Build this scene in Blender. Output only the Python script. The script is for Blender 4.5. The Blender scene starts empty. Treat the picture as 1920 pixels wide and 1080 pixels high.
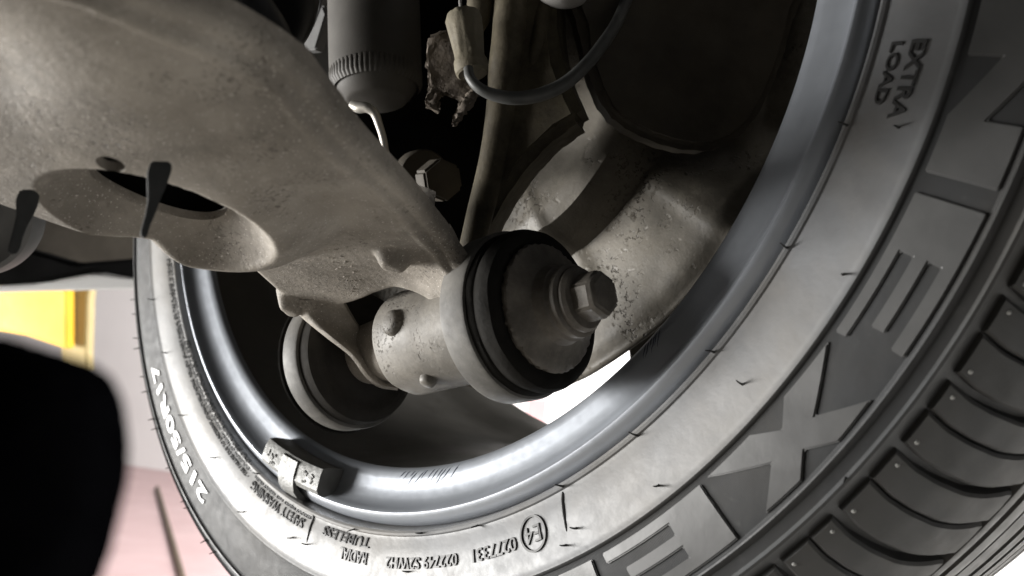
import bpy, bmesh, math, random
import numpy as np
from mathutils import Vector, Matrix, noise

random.seed(7)
np.random.seed(7)
S = bpy.context.scene
COL = S.collection

# ------------------------------------------------------------------ camera
CAMH = 1.00                                   # camera height above the floor
F = 1638.45                                   # focal length in photo pixels
CW = np.array([[0.99359479, 0.11215032, -0.01384585],
               [0.0, 0.12252772, 0.99246509],
               [0.11300178, -0.98610814, 0.1217429]])
CAM = np.array([0.0, 0.0, CAMH])
cd = bpy.data.cameras.new('camera')
cam = bpy.data.objects.new('camera', cd)
COL.objects.link(cam)
m = Matrix.Identity(4)
for i in range(3):
    m[i][0] = CW[i][0]
    m[i][1] = -CW[i][1]
    m[i][2] = -CW[i][2]
    m[i][3] = CAM[i]
cam.matrix_world = m
cd.sensor_width = 36
cd.lens = 36 * F / 1920
cd.clip_start = 0.01
cd.clip_end = 60
cd.dof.use_dof = True
cd.dof.focus_distance = 0.35
cd.dof.aperture_fstop = 12
S.camera = cam
S.view_settings.view_transform = 'Standard'
S.view_settings.look = 'None'
S.view_settings.exposure = 0.0
S.view_settings.gamma = 1
S.view_settings.use_curve_mapping = False
S.render.engine = 'CYCLES'
S.render.resolution_x = 1024
S.render.resolution_y = 576
S.cycles.max_bounces = 8

# ------------------------------------------------------------------ light
w = bpy.data.worlds.new('World')
S.world = w
w.use_nodes = True
w.node_tree.nodes['Background'].inputs[0].default_value = (0.86, 0.93, 1.0, 1)
w.node_tree.nodes['Background'].inputs[1].default_value = 0.04


def area(name, loc, target, sx, sy, power, color):
    ld = bpy.data.lights.new(name, 'AREA')
    ld.shape = 'RECTANGLE'
    ld.size = sx
    ld.size_y = sy
    ld.energy = power
    ld.color = color
    o = bpy.data.objects.new(name, ld)
    COL.objects.link(o)
    o.location = loc
    d = Vector(target) - Vector(loc)
    o.rotation_euler = d.to_track_quat('-Z', 'Y').to_euler()
    return o


# daylight coming in low under the car from its open side, and the bright yard beyond the wheel
area('door_daylight', (-3.2, 0.80, CAMH - 0.60), (0.0, 0.36, CAMH + 0.03), 2.0, 0.75, 335, (1.0, 0.982, 0.952))
area('yard_daylight', (1.6, 3.4, 3.4), (0.3, 7.4, 0.8), 3.4, 2.0, 720, (1.0, 0.99, 0.97))

area('yard_skylight', (2.3, 0.9, 2.7), (1.5, 0.6, 0.0), 1.6, 1.2, 200, (1.0, 0.99, 0.97))


# ------------------------------------------------------------------ helpers
def px(x, y, d):
    """world point that lies d metres in front of the camera at a photo pixel"""
    c = np.array([(x - 960) / F * d, (y - 540) / F * d, d])
    return CW @ c + CAM


def cw(v):
    return CW @ np.array(v, float)


def floor_pt(x, y, z=0.0):
    d = CW @ np.array([(x - 960) / F, (y - 540) / F, 1.0])
    return CAM + d * ((z - CAMH) / d[2])


def link(o, parent=None):
    COL.objects.link(o)
    if parent is not None:
        o.parent = parent
    return o


def mesh_obj(name, verts, faces, mat, parent=None, matrix=None, smooth=35, coll=None):
    me = bpy.data.meshes.new(name)
    me.from_pydata([tuple(map(float, v)) for v in verts], [], faces)
    me.validate()
    bm = bmesh.new()
    bm.from_mesh(me)
    bmesh.ops.recalc_face_normals(bm, faces=bm.faces)
    bm.to_mesh(me)
    bm.free()
    if smooth:
        me.shade_smooth()
        me.set_sharp_from_angle(angle=math.radians(smooth))
    if mat:
        me.materials.append(mat)
    o = bpy.data.objects.new(name, me)
    link(o, parent)
    if matrix is not None:
        o.matrix_local = matrix
    return o


def empty(name, loc, label, cat, group=None):
    o = bpy.data.objects.new(name, None)
    o.empty_display_size = 0.02
    link(o)
    o.location = loc
    tag(o, label, cat, group)
    return o


def tag(o, label, cat, group=None):
    o['label'] = label
    o['category'] = cat
    if group:
        o['group'] = group
    return o


def structure(o):
    o['kind'] = 'structure'
    return o


def under(root, o):
    """parent o (built in world coordinates) under an Empty that is only translated"""
    o.parent = root
    o.matrix_parent_inverse = Matrix.Translation(-root.location)
    return o


def frame(origin, zdir, xhint=(0, 0, 1)):
    z = Vector(zdir).normalized()
    x = Vector(xhint)
    x = (x - x.dot(z) * z).normalized()
    y = z.cross(x)
    M = Matrix.Identity(4)
    for i in range(3):
        M[i][0], M[i][1], M[i][2], M[i][3] = x[i], y[i], z[i], origin[i]
    return M


def sstep(x, a, b):
    t = np.clip((x - a) / (b - a), 0, 1)
    return t * t * (3 - 2 * t)


def lathe_data(prof, n=96, closed=False, jitter=None):
    verts, faces = [], []
    k = len(prof)
    for j in range(n):
        a = 2 * math.pi * j / n
        for (r, z) in prof:
            if jitter:
                r, z = jitter(r, z, a)
            verts.append((r * math.cos(a), r * math.sin(a), z))
    for j in range(n):
        b = ((j + 1) % n) * k
        c = j * k
        for i in range(k - 1 if not closed else k):
            i2 = (i + 1) % k
            faces.append((c + i, b + i, b + i2, c + i2))
    return verts, faces


def lathe(name, prof, mat, parent=None, matrix=None, n=96, closed=False, smooth=35, jitter=None):
    v, f = lathe_data(prof, n, closed, jitter)
    o = mesh_obj(name, v, f, mat, parent, matrix, smooth)
    return o


def tube_data(pts, radii, n=14, squash=None):
    P = [Vector(p) for p in pts]
    verts, faces = [], []
    prev = None
    for i, p in enumerate(P):
        t = (P[min(i + 1, len(P) - 1)] - P[max(i - 1, 0)]).normalized()
        if prev is None:
            h = Vector((0, 0, 1)) if abs(t.z) < .9 else Vector((1, 0, 0))
            x = (h - h.dot(t) * t).normalized()
        else:
            x = (prev - prev.dot(t) * t).normalized()
        prev = x
        y = t.cross(x)
        r = radii[i] if isinstance(radii, (list, tuple)) else radii
        for j in range(n):
            a = 2 * math.pi * j / n
            verts.append(p + (x * math.cos(a) + y * math.sin(a)) * r)
    for i in range(len(P) - 1):
        for j in range(n):
            faces.append((i * n + j, i * n + (j + 1) % n, (i + 1) * n + (j + 1) % n, (i + 1) * n + j))
    faces.append(tuple(range(n))[::-1])
    faces.append(tuple((len(P) - 1) * n + j for j in range(n)))
    return verts, faces


def smooth_path(pts, sub=8):
    """Catmull-Rom through the points (each may carry a radius as 4th value)"""
    P = [np.array(p, float) for p in pts]
    P = [2 * P[0] - P[1]] + P + [2 * P[-1] - P[-2]]
    out = []
    for i in range(1, len(P) - 2):
        for k in range(sub):
            t = k / sub
            a, b, c, d = P[i - 1], P[i], P[i + 1], P[i + 2]
            out.append(.5 * (2 * b + (c - a) * t + (2 * a - 5 * b + 4 * c - d) * t * t + (3 * b - a - 3 * c + d) * t ** 3))
    out.append(P[-2])
    return out


def tube(name, pts, r, mat, parent=None, n=14, sub=8, smooth=40):
    if isinstance(r, (list, tuple)):
        q = smooth_path([list(p) + [rr] for p, rr in zip(pts, r)], sub)
        v, f = tube_data([p[:3] for p in q], [float(p[3]) for p in q], n)
    else:
        q = smooth_path(pts, sub)
        v, f = tube_data(q, r, n)
    return mesh_obj(name, v, f, mat, parent, None, smooth)


def prism(name, poly, thick, mat, parent=None, matrix=None, bevel=0.0, smooth=40, seg=2):
    """polygon in local xy, extruded along z from -thick/2 to thick/2"""
    n = len(poly)
    v = [(x, y, -thick / 2) for x, y in poly] + [(x, y, thick / 2) for x, y in poly]
    f = [tuple(range(n))[::-1], tuple(range(n, 2 * n))] + [(i, (i + 1) % n, n + (i + 1) % n, n + i) for i in range(n)]
    o = mesh_obj(name, v, f, mat, parent, matrix, 0)
    if bevel:
        bm = bmesh.new()
        bm.from_mesh(o.data)
        bmesh.ops.bevel(bm, geom=bm.edges[:], offset=bevel, segments=seg, affect='EDGES', clamp_overlap=True)
        bm.to_mesh(o.data)
        bm.free()
    if smooth:
        o.data.shade_smooth()
        o.data.set_sharp_from_angle(angle=math.radians(smooth))
    return o


def box(name, size, mat, parent=None, matrix=None, bevel=0.0):
    a, b, c = size
    return prism(name, [(-a / 2, -b / 2), (a / 2, -b / 2), (a / 2, b / 2), (-a / 2, b / 2)], c, mat, parent, matrix, bevel)


def smooth_poly(pts, sub=6):
    n = len(pts)
    P = [np.array(q, float) for q in pts]
    out = []
    for i in range(n):
        a, b, c, d = P[i - 1], P[i], P[(i + 1) % n], P[(i + 2) % n]
        for k in range(sub):
            t = k / sub
            out.append(tuple(.5 * (2 * b + (c - a) * t + (2 * a - 5 * b + 4 * c - d) * t * t + (3 * b - a - 3 * c + d) * t ** 3)))
    return out


def px_prism(name, pts, d, thick, mat, parent=None, bevel=0.0, yaw=0.0, pitch=0.0, smooth=40, seg=2):
    """a plate of real size standing d metres away, given by its outline; yaw turns it about the vertical"""
    cx = sum(p[0] for p in pts) / len(pts)
    cy = sum(p[1] for p in pts) / len(pts)
    o0 = px(cx, cy, d)
    R = Matrix.Rotation(yaw, 3, 'Y') @ Matrix.Rotation(pitch, 3, 'X')
    ex, ey, ez = (R @ Vector((1, 0, 0)), R @ Vector((0, -1, 0)), R @ Vector((0, 0, -1)))
    Xw, Yw, Zw = cw(ex), cw(ey), cw(ez)
    poly = []
    for (x, y) in pts:
        dv = CW @ np.array([(x - 960) / F, (y - 540) / F, 1.0])
        k = np.dot(o0 - CAM, Zw) / np.dot(dv, Zw)
        q = CAM + dv * k - o0
        poly.append((float(np.dot(q, Xw)), float(np.dot(q, Yw))))
    M = Matrix.Identity(4)
    for i in range(3):
        M[i][0], M[i][1], M[i][2], M[i][3] = Xw[i], Yw[i], Zw[i], o0[i]
    if parent is not None:
        M = Matrix.Translation(-parent.location) @ M
    return prism(name, poly, thick, mat, parent, M, bevel, smooth, seg)


# ------------------------------------------------------------------ materials
def new_mat(name):
    mt = bpy.data.materials.new(name)
    mt.use_nodes = True
    nt = mt.node_tree
    return mt, nt, nt.nodes['Principled BSDF']


def N(nt, typ, **kw):
    nd = nt.nodes.new(typ)
    for k, v in kw.items():
        setattr(nd, k, v)
    return nd


def ramp(nt, src, stops):
    r = N(nt, 'ShaderNodeValToRGB')
    el = r.color_ramp.elements
    while len(el) < len(stops):
        el.new(0.5)
    for e, (p, c) in zip(el, stops):
        e.position = p
        e.color = c if len(c) == 4 else (*c, 1)
    nt.links.new(src, r.inputs[0])
    return r.outputs[0]


def tex(nt, co, scale, detail=4, rough=.55, kind='noise'):
    if kind == 'noise':
        t = N(nt, 'ShaderNodeTexNoise')
        t.inputs['Scale'].default_value = scale
        t.inputs['Detail'].default_value = detail
        t.inputs['Roughness'].default_value = rough
        nt.links.new(co, t.inputs['Vector'])
        return t.outputs['Fac']
    t = N(nt, 'ShaderNodeTexVoronoi')
    t.inputs['Scale'].default_value = scale
    nt.links.new(co, t.inputs['Vector'])
    return t.outputs['Distance']


def mixc(nt, fac, a, b, blend='MIX'):
    mx = N(nt, 'ShaderNodeMix', data_type='RGBA', blend_type=blend)
    for s, val in ((mx.inputs[0], fac), (mx.inputs[6], a), (mx.inputs[7], b)):
        if hasattr(val, 'node'):
            nt.links.new(val, s)
        else:
            s.default_value = val if not isinstance(val, tuple) else (*val, 1)[:4]
    return mx.outputs[2]


def bump(nt, h, strength, dist, prev=None):
    b = N(nt, 'ShaderNodeBump')
    b.inputs['Strength'].default_value = strength
    b.inputs['Distance'].default_value = dist
    nt.links.new(h, b.inputs['Height'])
    if prev is not None:
        nt.links.new(prev, b.inputs['Normal'])
    return b.outputs[0]


def coords(nt):
    return N(nt, 'ShaderNodeNewGeometry').outputs['Position']


def objco(nt):
    return N(nt, 'ShaderNodeTexCoord').outputs['Object']


def surf_mat(name, c1, c2, scale=60, rough=(.5, .7), metal=0.0, bumps=((300, .3, .0006),), spec=.5, speck=None, pits=None, grime=None):
    mt, nt, bs = new_mat(name)
    co = coords(nt)
    n1 = tex(nt, co, scale, 6, .6)
    col = ramp(nt, n1, [(.3, c1), (.7, c2)])
    if grime:
        gr = ramp(nt, tex(nt, co, grime, 8, .7), [(.40, (0, 0, 0)), (.60, (.75,) * 3)])
        col = mixc(nt, gr, col, tuple(x * .48 for x in c1))
        gr2 = ramp(nt, tex(nt, co, grime * 9, 6, .75), [(.55, (0, 0, 0)), (.75, (.32,) * 3)])
        col = mixc(nt, gr2, col, tuple(min(1, x * 1.45) for x in c2))
    if speck:
        sc, thr, cc = speck
        f = ramp(nt, tex(nt, co, sc, 2, .5), [(thr, (0, 0, 0)), (thr + .04, (1, 1, 1))])
        col = mixc(nt, f, col, cc)
    nrm = None
    for (sc, st, di) in bumps:
        nrm = bump(nt, tex(nt, co, sc, 5, .6), st, di, nrm)
    if pits:
        sc, thr, depth = pits
        f = ramp(nt, tex(nt, co, sc * 1.7, 3, .55), [(.34 + thr * .12, (0, 0, 0)), (.42 + thr * .12, (1, 1, 1))])
        g = ramp(nt, tex(nt, co, sc * .12, 4, .6), [(.51, (1, 1, 1)), (.62, (0, 0, 0))])
        mx = N(nt, 'ShaderNodeMath', operation='MAXIMUM')
        nt.links.new(f, mx.inputs[0])
        nt.links.new(g, mx.inputs[1])
        nrm = bump(nt, mx.outputs[0], .9, depth, nrm)
        col = mixc(nt, mx.outputs[0], mixc(nt, .5, col, (.05, .04, .03)), col)
    nt.links.new(col, bs.inputs['Base Color'])
    rr = ramp(nt, tex(nt, co, scale * 2.3, 4), [(.3, (rough[0],) * 3), (.7, (rough[1],) * 3)])
    nt.links.new(rr, bs.inputs['Roughness'])
    bs.inputs['Metallic'].default_value = metal
    bs.inputs['Specular IOR Level'].default_value = spec
    if nrm:
        nt.links.new(nrm, bs.inputs['Normal'])
    return mt


M = {}
M['alu'] = surf_mat('cast_aluminium_dusty', (.24, .215, .183), (.345, .315, .275), 28, (.55, .8), 0, ((380, .45, .0008), (1800, .5, .0004)),
                    .35, speck=(1300, .66, (.50, .47, .43)), pits=(520, .0, .0004), grime=16)
M['alu_pit'] = surf_mat('pitted_aluminium', (.13, .118, .10), (.20, .185, .16), 40, (.5, .7), 0, ((300, .3, .0006), (1300, .2, .0003)),
                        .4, pits=(420, .05, .0008), grime=30)
M['shield'] = surf_mat('pitted_grey_casting', (.09, .080, .064), (.15, .135, .11), 22, (.45, .65), 0, ((200, .3, .0008), (900, .25, .0004)),
                       .4, pits=(230, .24, .0014), grime=18)
M['dark_cast'] = surf_mat('brown_grimy_casting', (.035, .030, .023), (.07, .06, .046), 30, (.5, .75), 0, ((200, .4, .0008),), .3)
M['tan'] = surf_mat('dusty_tan_casting', (.060, .050, .033), (.10, .086, .058), 60, (.6, .8), 0, ((300, .4, .0008),), .2, grime=40)
M['ring'] = surf_mat('dull_aluminium_sleeve', (.10, .096, .088), (.16, .152, .138), 60, (.55, .7), .0, ((700, .15, .0003),), .4, grime=40)
M['rubber'] = surf_mat('black_bush_rubber', (.009, .0087, .008), (.019, .0178, .016), 50, (.75, .95), 0, ((300, .5, .0008),), .06)
M['rubber_grey'] = surf_mat('dusty_bush_rubber', (.018, .017, .016), (.035, .032, .028), 50, (.7, .9), 0, ((300, .4, .0006),), .12)
M['bolt'] = surf_mat('grimy_dark_steel', (.13, .117, .10), (.20, .18, .155), 70, (.5, .7), .1, ((500, .35, .0005),), .4, grime=50)
M['steel'] = surf_mat('bare_bent_steel', (.42, .40, .36), (.58, .55, .50), 80, (.35, .5), .5, ((600, .3, .0004),))
M['clip'] = surf_mat('dark_spring_steel', (.035, .037, .038), (.07, .07, .07), 90, (.3, .45), .5, ((700, .2, .0002),))
M['shock'] = surf_mat('grey_painted_tube', (.05, .046, .041), (.075, .07, .062), 40, (.5, .65), 0, ((900, .12, .0002),), .35)
M['sensor'] = surf_mat('dusty_plastic_boot', (.105, .092, .065), (.16, .14, .10), 90, (.6, .8), 0, ((260, .5, .0012),), .3)
M['cable'] = surf_mat('grey_cable_sheath', (.05, .052, .05), (.09, .09, .085), 90, (.45, .6), 0, ((700, .15, .0002),))
M['rust'] = surf_mat('rusty_pitted_plate', (.075, .062, .052), (.14, .118, .095), 120, (.7, .9), 0, ((250, .6, .0015),), .2, pits=(420, .28, .0012))
M['black'] = surf_mat('black_plastic', (.006, .006, .006), (.012, .012, .012), 30, (.85, .95), 0, ((200, .3, .0006),), 0.0)
M['matte'] = surf_mat('matt_black_fabric', (.002, .002, .0025), (.004, .004, .005), 200, (.9, 1.0), 0, ((600, .6, .001),), .0)
M['spring'] = surf_mat('black_painted_spring', (.004, .004, .004), (.007, .007, .007), 60, (.30, .38), 0, ((500, .1, .0002),), .25)
M['body_white'] = surf_mat('white_body_paint', (.80, .80, .80), (.84, .84, .83), 10, (.25, .35), 0, (), .5)
M['liner'] = surf_mat('grey_beige_underseal', (.07, .06, .05), (.13, .115, .095), 14, (.7, .9), 0, ((150, .2, .001),), .1)
M['grey_panel'] = surf_mat('grey_panel', (.10, .10, .10), (.15, .15, .148), 12, (.45, .6), 0, ((150, .2, .001),), .4)
M['lead'] = surf_mat('zinc_weight', (.115, .115, .11), (.17, .17, .163), 120, (.45, .6), .2, ((300, .45, .0012),), .5)
M['pink'] = surf_mat('pink_floor_paint', (.46, .32, .32), (.53, .38, .38), 3, (.4, .6), 0, ((40, .1, .002),), .4)
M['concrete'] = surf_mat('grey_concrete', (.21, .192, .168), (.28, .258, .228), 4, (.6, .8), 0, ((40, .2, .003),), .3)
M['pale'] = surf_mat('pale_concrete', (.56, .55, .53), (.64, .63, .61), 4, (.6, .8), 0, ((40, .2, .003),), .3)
M['wall'] = surf_mat('white_wall_paint', (.74, .72, .71), (.80, .78, .77), 2, (.7, .8), 0, ((30, .1, .002),), .2)
M['pillar'] = surf_mat('pink_pillar_paint', (.42, .24, .25), (.50, .30, .30), 4, (.5, .7), 0, (), .3)
M['yellow'] = surf_mat('worn_yellow_paint', (.70, .34, .02), (.78, .47, .04), 5, (.35, .5), 0, ((60, .2, .002),), .4, speck=(12, .70, (.68, .38, .04)))
M['khaki'] = surf_mat('khaki_side', (.34, .27, .12), (.42, .33, .16), 7, (.5, .6), 0, (), .3)  # duller tone than the yellow front
M['rod'] = surf_mat('brown_steel_rod', (.10, .07, .045), (.17, .125, .08), 20, (.4, .5), .4, (), .4)
M['liteplast'] = surf_mat('pale_grey_cap', (.20, .19, .18), (.26, .25, .235), 60, (.5, .6), 0, ((300, .2, .0005),), .3)
M['glare_white'] = surf_mat('lettering_glare_white', (.80, .80, .80), (.86, .86, .86), 120, (.4, .5), 0, (), .4)  # glare on the raised rubber size lettering, put in as white colour
M['ivory'] = surf_mat('pale_vent_stub', (.34, .34, .33), (.42, .42, .40), 120, (.4, .5), 0, (), .4)


def tyre_material():
    """black rubber under a film of grey road dust; it is thick on the smooth sidewall; knurl shade is painted into the band, floor bounce into the tread"""
    mt, nt, bs = new_mat('dusty_tyre_rubber')
    co = objco(nt)
    sp = N(nt, 'ShaderNodeSeparateXYZ')
    nt.links.new(co, sp.inputs[0])

    def mth(op, a, b=None):
        q = N(nt, 'ShaderNodeMath', operation=op)
        for s, v in ((q.inputs[0], a), (q.inputs[1], b)):
            if v is None:
                continue
            if hasattr(v, 'node'):
                nt.links.new(v, s)
            else:
                s.default_value = v
        return q.outputs[0]
    r = mth('SQRT', mth('ADD', mth('POWER', sp.outputs[0], 2.0), mth('POWER', sp.outputs[1], 2.0)))
    t = mth('MULTIPLY', mth('SUBTRACT', r, .235), 10.0)          # .235 -> 0, .335 -> 1
    film = ramp(nt, t, [(0.0, (.30,) * 3), (.07, (.75,) * 3), (.31, (.85,) * 3), (.345, (.15,) * 3), (.60, (.13,) * 3), (.66, (.22,) * 3), (.80, (.30,) * 3), (.9, (.60,) * 3)])  # dust film; band lowered for knurl shade, tread raised for floor bounce
    n1 = tex(nt, co, 26, 6, .62)
    n2 = tex(nt, co, 160, 5, .6)
    nz = ramp(nt, n1, [(.3, (.72,) * 3), (.7, (1.15, 1.15, 1.15))])
    fac = mth('MULTIPLY', film, nz)
    col = mixc(nt, fac, (.017, .0175, .018), ramp(nt, tex(nt, co, 11, 5, .6), [(.35, (.208, .196, .178)), (.60, (.190, .194, .200))]))
    spots = ramp(nt, n2, [(.62, (0, 0, 0)), (.80, (.10,) * 3)])
    col = mixc(nt, spots, col, (.28, .275, .26))
    nt.links.new(col, bs.inputs['Base Color'])
    rr = ramp(nt, n2, [(.3, (.42,) * 3), (.7, (.58,) * 3)])
    nt.links.new(rr, bs.inputs['Roughness'])
    sm_ = ramp(nt, t, [(0.0, (.5,) * 3), (.340, (.5,) * 3), (.348, (.10,) * 3), (.58, (.10,) * 3), (.60, (.4,) * 3)])
    nt.links.new(sm_, bs.inputs['Specular IOR Level'])
    # fine radial knurl in the lettering band
    ang = mth('ARCTAN2', sp.outputs[1], sp.outputs[0])
    kn = mth('SINE', mth('MULTIPLY', ang, 3000.0))
    inb = mth('MULTIPLY', mth('GREATER_THAN', r, .2697), mth('LESS_THAN', r, .2932))
    kn = mth('MULTIPLY', kn, inb)
    b1 = bump(nt, n2, .15, .0004)
    b2 = bump(nt, n1, .12, .004, b1)
    b3 = bump(nt, kn, .35, .00008, b2)
    nt.links.new(b3, bs.inputs['Normal'])
    return mt


M['tyre'] = tyre_material()
M['letter'] = surf_mat('letter_rubber', (.052, .052, .052), (.082, .082, .081), 30, (.36, .48), 0, ((300, .12, .0004),), .5)
M['smalltext'] = surf_mat('clean_rubber_text', (.03, .03, .03), (.045, .045, .045), 60, (.45, .55), 0, (), .4)


def rim_material():
    mt, nt, bs = new_mat('scuffed_silver_rim')
    co = objco(nt)
    n1 = tex(nt, co, 30, 6, .65)
    n2 = tex(nt, co, 240, 6, .7)
    col = ramp(nt, n1, [(.25, (.37, .395, .435)), (.7, (.44, .465, .505))])
    stain = ramp(nt, n2, [(.68, (0, 0, 0)), (.80, (.3,) * 3)])
    col = mixc(nt, stain, col, (.26, .25, .23))
    nt.links.new(col, bs.inputs['Base Color'])
    rr = ramp(nt, n2, [(.3, (.33,) * 3), (.75, (.40,) * 3)])
    nt.links.new(rr, bs.inputs['Roughness'])
    bs.inputs['Metallic'].default_value = .66
    nt.links.new(bump(nt, n1, .03, .002), bs.inputs['Normal'])
    return mt


M['rim'] = rim_material()
M['barrel'] = surf_mat('dusty_shaded_barrel', (.028, .026, .022), (.05, .046, .04), 16, (.38, .52), .25, ((120, .2, .0006),), .5)  # brake dust tone, darkened to hold the shade inside the rim
M['scratch'] = surf_mat('dark_scrape', (.06, .07, .09), (.10, .11, .14), 300, (.5, .6), .3, (), .3)

# ------------------------------------------------------------------ the setting
fl = mesh_obj('floor', [(-9, -6, 0), (9, -6, 0), (12, 12, 0), (-12, 12, 0)], [(0, 1, 2, 3)], M['pink'])
structure(fl)
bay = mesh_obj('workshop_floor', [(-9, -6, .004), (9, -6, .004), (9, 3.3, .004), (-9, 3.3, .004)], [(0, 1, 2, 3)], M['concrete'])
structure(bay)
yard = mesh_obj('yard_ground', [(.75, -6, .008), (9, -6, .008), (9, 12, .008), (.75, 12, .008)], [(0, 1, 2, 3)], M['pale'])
structure(yard)
# white wall, closer on the right
wdir = Vector((3.6, -0.75, 0)).normalized()
wn = Vector((-wdir.y, wdir.x, 0))
wc = Vector((0.2, 7.2, 1.6))
wm = Matrix(((wdir.x, 0, -wn.x, wc.x), (wdir.y, 0, -wn.y, wc.y), (0, 1, 0, wc.z), (0, 0, 0, 1)))
wl = box('wall', (28, 3.2, .15), M['wall'], None, wm @ Matrix.Translation((0, 0, -.075)))
structure(wl)
pl = px(1006, 770, 6.9)
pil = prism('pillar', [(-.075, -.06), (.075, -.06), (.075, .06), (-.075, .06)], 1.0, M['pillar'], None,
            Matrix.Translation((pl[0], pl[1], .5)), .006)
tag(pil, 'slim pink pillar by the white wall, seen through the wheel spokes', 'pillar')

# ------------------------------------------------------------------ wheel
WM = Matrix(((.737654, 0, -.675179, -.0731857), (-.675179, 0, -.737654, .4254062), (0, 1, 0, CAMH + .1726543), (0, 0, 0, 1)))
wheel = bpy.data.objects.new('wheel', None)
link(wheel)
wheel.matrix_world = WM
tag(wheel, 'silver alloy wheel with dusty black tyre, seen from its inner side', 'wheel')

INNER = [(.2335, -.018), (.2372, -.013), (.2390, -.0065), (.2400, -.0018), (.2408, .0001), (.2418, .0006), (.2428, .0003), (.2434, -.0004),
         (.2450, -.0002), (.2480, .0009), (.2540, .0018), (.2600, .0023), (.2650, .0023), (.2664, .0024), (.2674, .0028), (.2684, .0030), (.2691, .0024),
         (.2695, .0016), (.2702, .0014), (.2760, .0014), (.2830, .0010), (.2900, .0004), (.2928, -.0001), (.2936, .0002), (.2942, .0011), (.2949, .0012), (.2955, .0004),
         (.2962, -.0010), (.2995, -.0026), (.3003, -.0022), (.3009, -.0016), (.3016, -.0024), (.3020, -.0042), (.3026, -.0066), (.3032, -.0090),
         (.3060, -.0150), (.3120, -.0240), (.3185, -.0350), (.3222, -.0440), (.3226, -.0480), (.3230, -.0486), (.3280, -.0489), (.3283, -.0500), (.3285, -.0545),
         (.3284, -.0560), (.3230, -.0566), (.3226, -.0590), (.3230, -.0616), (.3288, -.0622), (.3291, -.0670), (.3293, -.0730), (.3292, -.0738),
         (.3262, -.0741), (.3262, -.0760), (.3293, -.0763), (.3297, -.0850), (.3298, -.0905), (.3236, -.0912), (.3236, -.0970), (.3299, -.0977), (.3300, -.1040)]
OUTER = [(r, -.208 - z) for r, z in INNER[::-1]]


def zsurf(r):
    rs = [p[0] for p in INNER[3:34]]
    zs = [p[1] for p in INNER[3:34]]
    return float(np.interp(r, rs, zs))


tyre = lathe('tyre', INNER + OUTER[1:], M['tyre'], wheel, None, 360, False, 25)


def dupe(src, name, parent, M4):
    o = bpy.data.objects.new(name, src.data)
    link(o, parent)
    o.matrix_local = M4
    return o


# shoulder tread blocks
SPR = np.array([(.3049, -.0077), (.3095, -.0135), (.316, -.022), (.3225, -.033), (.3265, -.043), (.3277, -.0476)])
sl = np.concatenate([[0], np.cumsum(np.hypot(*np.diff(SPR, axis=0).T))])
CURVE_S = [0, .0084, .0171, .0275, .036, .0455]
CURVE_P = [0, -.35, -.40, -.30, .05, .85]


def block_mesh(width, gap0, lift=0.0):
    """one shoulder block: outer face follows the shoulder, sides drop to the groove floor; a thin sipe halves it"""
    bm = bmesh.new()
    ns = 20
    halves = [(0.0, width * .47), (width * .47 + .10, width - gap0)]
    for (a0, a1) in halves:
        rows = []
        for i in range(ns + 1):
            s = sl[-1] * i / ns
            r = np.interp(s, sl, SPR[:, 0])
            z = np.interp(s, sl, SPR[:, 1])
            e = 1e-4
            tr = np.interp(min(s + e, sl[-1]), sl, SPR[:, 0]) - np.interp(max(s - e, 0), sl, SPR[:, 0])
            tz = np.interp(min(s + e, sl[-1]), sl, SPR[:, 1]) - np.interp(max(s - e, 0), sl, SPR[:, 1])
            L = math.hypot(tr, tz)
            nr, nz = -tz / L, tr / L                     # outward normal in the (r, z) plane
            off = np.interp(s, CURVE_S, CURVE_P)
            narrow = np.interp(s, [0, .02, .05], [0, .05, .12])
            dep = .0032 + .0022 * s / sl[-1]
            b0, b1 = a0 + off, a1 + off + (narrow if a1 > width * .6 else 0)
            row = []
            for (ph, h) in ((b0 - .05, -dep), (b0 + .02, -.0009), (b0 + .20, 0), (b0 * .5 + b1 * .5, .0002), (b1 - .20, 0), (b1 - .02, -.0009), (b1 + .05, -dep)):
                rr, zz = r + nr * h, z + nz * h
                if i == 0 and h < -.001:
                    rr, zz = r - .0026, z - .0010
                p = math.radians(ph)
                row.append(bm.verts.new((rr * math.cos(p), rr * math.sin(p), zz)))
            rows.append(row)
        for i in range(ns):
            for j in range(6):
                bm.faces.new((rows[i][j], rows[i][j + 1], rows[i + 1][j + 1], rows[i + 1][j]))
        bm.faces.new((rows[0][0], rows[0][1], rows[0][2], rows[0][3], rows[0][4], rows[0][5], rows[0][6]))
        bm.faces.new(tuple(rows[-1][j] for j in range(7))[::-1])
    # moulded studs near the two outer corners
    bmesh.ops.recalc_face_normals(bm, faces=bm.faces)
    me = bpy.data.meshes.new('tread_block')
    bm.to_mesh(me)
    bm.free()
    me.shade_smooth()
    me.set_sharp_from_angle(angle=math.radians(30))
    me.materials.append(M['tyre'])
    return me


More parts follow.
